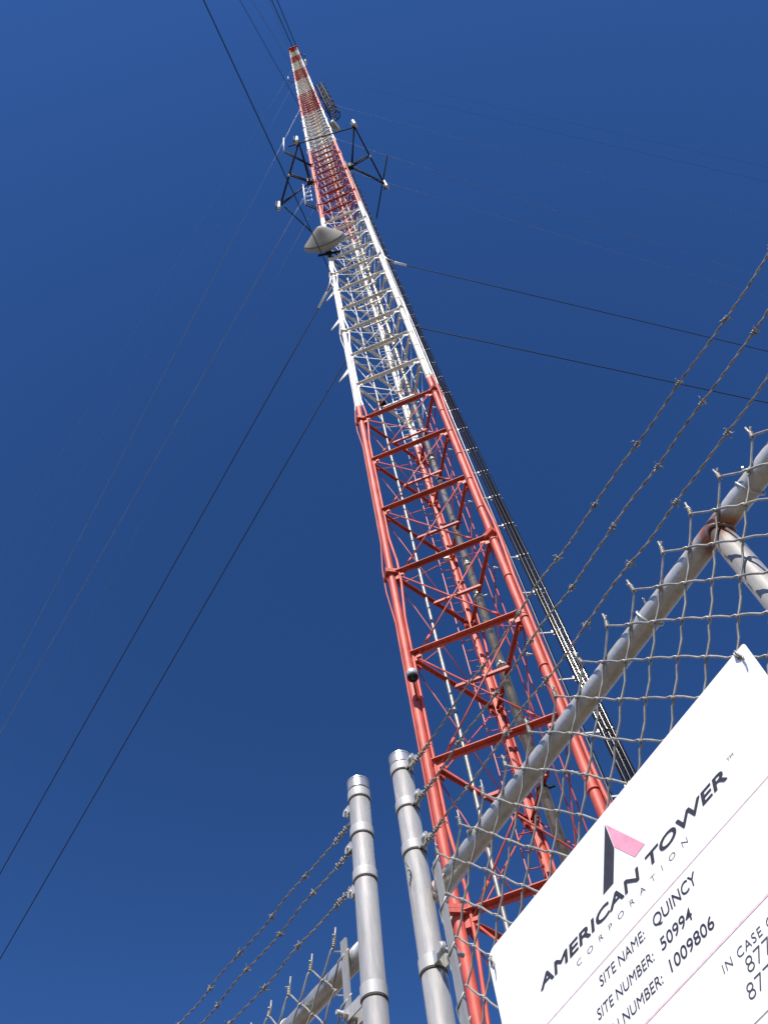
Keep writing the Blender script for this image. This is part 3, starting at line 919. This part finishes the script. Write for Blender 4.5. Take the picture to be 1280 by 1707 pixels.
# far end post, behind the viewer
pe = O_R + D_R * 2.87 + N_R * NOFF
MB().tube([pe, pe + Vector((0, 0, 3.03))], 0.0205, 24).build('post', GALV, fr)

# ------------------------------------------------------------------ left-hand fence
fl = thing('chain_link_fence', tuple(P1 + D_L * 0.5), 'chain link fence with twisted wire tips running away to the lower left', 'fence', 'chain link fences')
post(fl, (-0.209, 1.384, 0), (-0.16, 1.384, 3.03), 0.0205, (2.988, 2.892, 2.787), D_L, ((2.55, 0.062),))
LRM = galv('galvanized_rail_rusted_at_post', (0.45, 0.415, 0.345), tuple(P1 + D_L * 0.032 + N_L * NOFF + Vector((-0.005, 0, ZR))), 0.030)
b = MB()
b.tube([P1 + D_L * (0.030 + 3.370 * i / n) + N_L * NOFF + Vector((0, 0, ZR - 0.004 + 0.0016 * math.sin(i * 1.3))) for i in range(n + 1)], RR, 36)
b.build('top_rail', LRM, fl)
OL = P1 + D_L * 0.1165
mesh_fabric(OL, D_L, N_L, 0, 44, fl, 5, tip=0.016)
a = P1 + D_L * 0.076 - N_L * 0.006
MB().bar(a + Vector((0, 0, 0.1)), a + Vector((0, 0, 2.705)), D_L * 0.0075, N_L * 0.0022).build('tension_bar', BARM, fl)
b = MB()
for k in range(16):
    z = ZTOP - HH - 2 * HH * k
    b.tube([OL + D_L * 0.004 + N_L * 0.003 + Vector((0, 0, z + 0.036)), OL + D_L * -0.03 + N_L * 0.004 + Vector((0, 0, z + 0.012)), OL + D_L * -0.050 + N_L * -0.004 + Vector((0, 0, z)), OL + D_L * -0.03 + N_L * -0.012 + Vector((0, 0, z - 0.014)), OL + D_L * 0.002 + N_L * -0.003 + Vector((0, 0, z - 0.04))], WR, 6)
b.build('edge_loops', WIRE, fl)
rail_ties(P1, D_L, N_L, ZR - 0.004, (0.30, 0.9, 1.5), fl)
pe = P1 + D_L * 3.4 + N_L * NOFF
MB().tube([pe, pe + Vector((0, 0, 3.03))], 0.0205, 24).build('post', GALV, fl)
MB().tube([P1 + D_L * 1.7 + N_L * NOFF, P1 + D_L * 1.7 + N_L * NOFF + Vector((0, 0, ZR - 0.01))], 0.017, 24).build('post', GALV, fl)

# ------------------------------------------------------------------ barbed wire
def barbed(O, D, Nv, s0, s1, z0, z1, first, step, seed, label, group, slack=0.0):
    rnd = random.Random(seed)
    t = thing('barbed_wire', tuple(O + D * s0 + Vector((0, 0, z0))), label, 'barbed wire', group)
    def P(s):
        q = (s - s0) / (s1 - s0)
        z = z0 + (z1 - z0) * q - slack * 4 * q * (1 - q) + 0.0020 * math.sin(s * 19 + seed) + 0.0012 * math.sin(s * 47 + seed * 2)
        return O + D * s + Nv * (0.0018 * math.sin(s * 27 + seed)) + Vector((0, 0, z))
    side = Vector((-D.y, D.x, 0)).normalized()
    L = s1 - s0
    n = int(L / 0.0042)
    for e in (0, 1):
        pts = []
        for i in range(n + 1):
            s = s0 + L * i / n
            a = PI * e + s / 0.046 * 2 * PI + 0.7 * math.sin(s * 13 + seed)
            pts.append(P(s) + (side * math.cos(a) + Vector((0, 0, math.sin(a)))) * 0.0012)
        MB().tube(pts, 0.0011, 5).build('strand', BARB, t)
    # wrapped tail beside the post
    b = MB(); pts = []
    for i in range(150):
        s = s0 + 0.006 + 0.052 * i / 149
        a = i / 149 * 2 * PI * 8
        rr_ = 0.0034 + 0.0016 * math.sin(i * .21 + seed)
        pts.append(P(s) + (side * math.cos(a) + Vector((0, 0, math.sin(a)))) * rr_)
    pts.append(pts[-1] + Vector((0.004, -0.004, -0.012)))
    b.tube(pts, 0.0013, 5)
    b.tube([P(s0) - D * 0.012, P(s0 + 0.012) + Vector((0, 0, 0.004)), P(s0 + 0.03)], 0.0016, 6)
    b.build('wrapped_tail', BARB, t)
    s = first
    while s < s1 - 0.02:
        b = MB(); ph = rnd.uniform(0, 6.28)
        pts = []
        for i in range(37):
            a = ph + i / 36 * 2 * PI * 3.0
            pts.append(P(s) + D * (0.010 * (i / 36 - .5)) + (side * math.cos(a) + Vector((0, 0, math.sin(a)))) * 0.0031)
        b.tube(pts, 0.0011, 5)
        for k in range(4):
            a = ph + k * PI / 2 + rnd.uniform(-.4, .4)
            dr = side * math.cos(a) + Vector((0, 0, math.sin(a)))
            c = P(s) + D * rnd.uniform(-0.005, 0.005)
            ln = rnd.uniform(0.0065, 0.0115)
            b.tube([c + dr * 0.003, c + dr * ln * .8 + D * rnd.uniform(-.003, .003), c + dr * ln + D * rnd.uniform(-.005, .005)], [0.0011, 0.0010, 0.0004], 5)
        b.build('barb', BARB, t)
        s += step * rnd.uniform(0.95, 1.05)
GB1, GB2 = 'barbed wires of the right-hand fence', 'barbed wires of the left-hand fence'
PR = post2
for (z0, z1, first, lab) in ((2.972, 2.975, 0.107, 'topmost barbed wire strand on the right post above the fence with the sign'),
                             (2.878, 2.880, 0.114, 'middle barbed wire strand on the right post above the fence with the sign'),
                             (2.772, 2.770, 0.110, 'lowest barbed wire strand on the right post above the fence with the sign')):
    barbed(O_R, D_R, N_R, -0.030, 2.85, z0, z1, first, 0.124, int(first * 1000), lab, GB1, slack=-0.010)
for (z0, z1, first, lab) in ((2.952, 2.938, 0.20, 'topmost barbed wire strand on the left post, running down to the left'),
                             (2.886, 2.888, 0.17, 'middle barbed wire strand on the left post, running down to the left'),
                             (2.802, 2.815, 0.10, 'lowest barbed wire strand on the left post, running down to the left')):
    barbed(P1, D_L, N_L, 0.036, 3.38, z0, z1, first, 0.124, int(first * 1000) + 5, lab, GB2, slack=0.004)

# ------------------------------------------------------------------ the sign
FACE = -N_R
SG = thing('site_sign', tuple(O_R + D_R * 0.37 + FACE * 0.006 + Vector((0, 0, 2.0))), 'white enamel site sign with black lettering and pink emblem wired to the fence', 'sign')
SW0, SW1, SZ1, SZ0 = 0.073, 0.6685, 2.462, 2.010
def SP(s, z, d=0.0):
    s = 1.010 + (s - 1.010) * 0.9944; z = 1.5 + (z - 1.5) * 0.9944
    return O_R + D_R * s + FACE * (0.0105 + d) + Vector((0, 0, z))
cr_ = 0.018
out = []
for (cx_, cz_, a0, r_) in ((SW1 - .004, SZ0 + .004, -90, .004), (SW1 - .004, SZ1 - .004, 0, .004), (SW0 + cr_, SZ1 - cr_, 90, cr_), (SW0 + cr_, SZ0 + cr_, 180, cr_)):
    for q in range(7):
        an = math.radians(a0 + 15 * q)
        out.append(SP(cx_ + r_ * math.cos(an), cz_ + r_ * math.sin(an), -0.0014))
MB().poly(out, FACE * 0.0014).build('panel', SIGNW, SG)

def text_mesh(body, bold=0.0, spacing=1.0, shear=0.0):
    cu = bpy.data.curves.new('lettering', 'FONT')
    cu.body = body
    cu.size = 1.0
    cu.shear = shear
    cu.space_character = spacing
    cu.offset = bold
    cu.resolution_u = 4
    ob = bpy.data.objects.new('lettering_source', cu)
    COL.objects.link(ob)
    dg = bpy.context.evaluated_depsgraph_get()
    me = bpy.data.meshes.new_from_object(ob.evaluated_get(dg))
    bpy.data.objects.remove(ob)
    bpy.data.curves.remove(cu)
    return me
def lettering(name, body, s0, s1, z, cap, m, bold=0.0, spacing=1.0, shear=0.22, caps_ref='H', heavy=0.0):
    """set text so that it spans s0..s1 along the sign with the given cap height"""
    me = text_mesh(body, bold, spacing, 0.0)
    ref = text_mesh(caps_ref, bold)
    ch = max(v.co.y for v in ref.vertices); bpy.data.meshes.remove(ref)
    x0 = min(v.co.x for v in me.vertices); x1 = max(v.co.x for v in me.vertices)
    sx = (s1 - s0 - shear * cap) / (x1 - x0); sy = cap / ch
    for v in me.vertices:
        x = (v.co.x - x0) * sx + shear * v.co.y * sy
        v.co = SP(s0 + x, z + v.co.y * sy, 0.0004)
    me.materials.clear(); me.materials.append(m)
    me.name = name
    if heavy:
        import bmesh
        bm = bmesh.new(); bm.from_mesh(me); src = bm.copy(); base = bpy.data.meshes.new('tmp'); src.to_mesh(base); src.free()
        for q, (ds, dz) in enumerate(((-1, 0), (1, 0), (0, .45), (0, -.45), (-.7, .4), (.7, -.4), (-.7, -.4), (.7, .4))):
            n0_ = len(bm.verts); bm.from_mesh(base); bm.verts.ensure_lookup_table()
            for v in bm.verts[n0_:]: v.co += D_R * ds * heavy + Vector((0, 0, dz * heavy)) + FACE * 0.00003 * (q + 1)
        bm.to_mesh(me); bm.free(); bpy.data.meshes.remove(base)
    o = bpy.data.objects.new(name, me)
    COL.objects.link(o)
    attach(o, SG)
    return o
lettering('lettering', 'AMERICAN TOWER', 0.163, 0.560, 2.3378, 0.0152, INK, shear=0.32, heavy=0.0009)
lettering('lettering', 'CORPORATION', 0.238, 0.469, 2.3185, 0.0072, INKTHIN, bold=-0.012, spacing=2.3, shear=0.1)
lettering('lettering', 'SITE NAME:', 0.265, 0.358, 2.2705, 0.0125, INK, shear=0.15)
lettering('lettering', 'QUINCY', 0.374, 0.458, 2.2700, 0.0140, INK, bold=0.008, shear=0.15)
lettering('lettering', 'SITE NUMBER:', 0.245, 0.359, 2.2400, 0.0125, INK, shear=0.15)
lettering('lettering', '50994', 0.372, 0.432, 2.2405, 0.0140, INK, bold=0.008, shear=0.15)
lettering('lettering', 'REGISTRATION NUMBER:', 0.148, 0.359, 2.2105, 0.0125, INK, shear=0.15)
lettering('lettering', '1009806', 0.373, 0.454, 2.2120, 0.0140, INK, bold=0.008, shear=0.15)
lettering('lettering', 'IN CASE OF EMERGENCY', 0.4365, 0.640, 2.1635, 0.0095, INKTHIN, bold=-0.004, spacing=1.15, shear=0.15)
lettering('lettering', '877-', 0.4645, 0.513, 2.1430, 0.0155, INKTHIN, bold=-0.016, shear=0.1)
lettering('lettering', '877-', 0.4515, 0.500, 2.1210, 0.0155, INKTHIN, bold=-0.016, shear=0.1)
lettering('trademark', 'TM', 0.566, 0.578, 2.3535, 0.0040, INKTHIN, shear=0.1)
def flat(name, pts, m, d=0.0004):
    b = MB(); b.v = [SP(s, z, d) for s, z in pts]; b.face(tuple(range(len(pts)))); return b.build(name, m, SG)
flat('emblem', [(0.318, 2.3655), (0.3405, 2.3655), (0.3625, 2.4045), (0.3625, 2.4455)], INK)
flat('emblem', [(0.3640, 2.4435), (0.3635, 2.4045), (0.3875, 2.3665), (0.4095, 2.3685)], PINK)
flat('rule_line', [(0.10, 2.2942), (0.645, 2.2942), (0.645, 2.2955), (0.10, 2.2955)], PINKLINE)
flat('rule_line', [(0.10, 2.1903), (0.645, 2.1903), (0.645, 2.1928), (0.10, 2.1928)], PINKLINE)
flat('rule_line', [(0.43, 2.1010), (0.645, 2.1010), (0.645, 2.1018), (0.43, 2.1018)], INKTHIN)
# wire ties at the two upper corners
for (s, z) in ((SW1 - 0.014, SZ1 - 0.008), (SW0 + 0.010, SZ1 - 0.018), (0.28, SZ0 + 0.02), (0.5, SZ0 + 0.02)):
    b = MB()
    b.tube([SP(s, z - 0.006, 0.0006), SP(s + .001, z - 0.002, 0.0035), SP(s, z + 0.006, 0.0035), SP(s - .002, z + 0.012, -0.004), SP(s - .004, z + 0.010, -0.010)], 0.0013, 6)
    b.tube([SP(s - .003, z - 0.005, 0.001), SP(s - .003, z + 0.004, 0.004), SP(s - .004, z + 0.012, -0.003)], 0.0013, 6)
    b.tube([SP(s + .002, z - 0.004, 0.002), SP(s + .005, z - 0.012, 0.005), SP(s + .004, z - 0.019, 0.006)], 0.0012, 6)
    b.lathe([(0.0028, 0), (0.0034, 0.0006), (0.0018, 0.001)], SP(s, z - 0.006, 0.0002), FACE, 12)
    b.build('wire_tie', CONDUIT, SG)
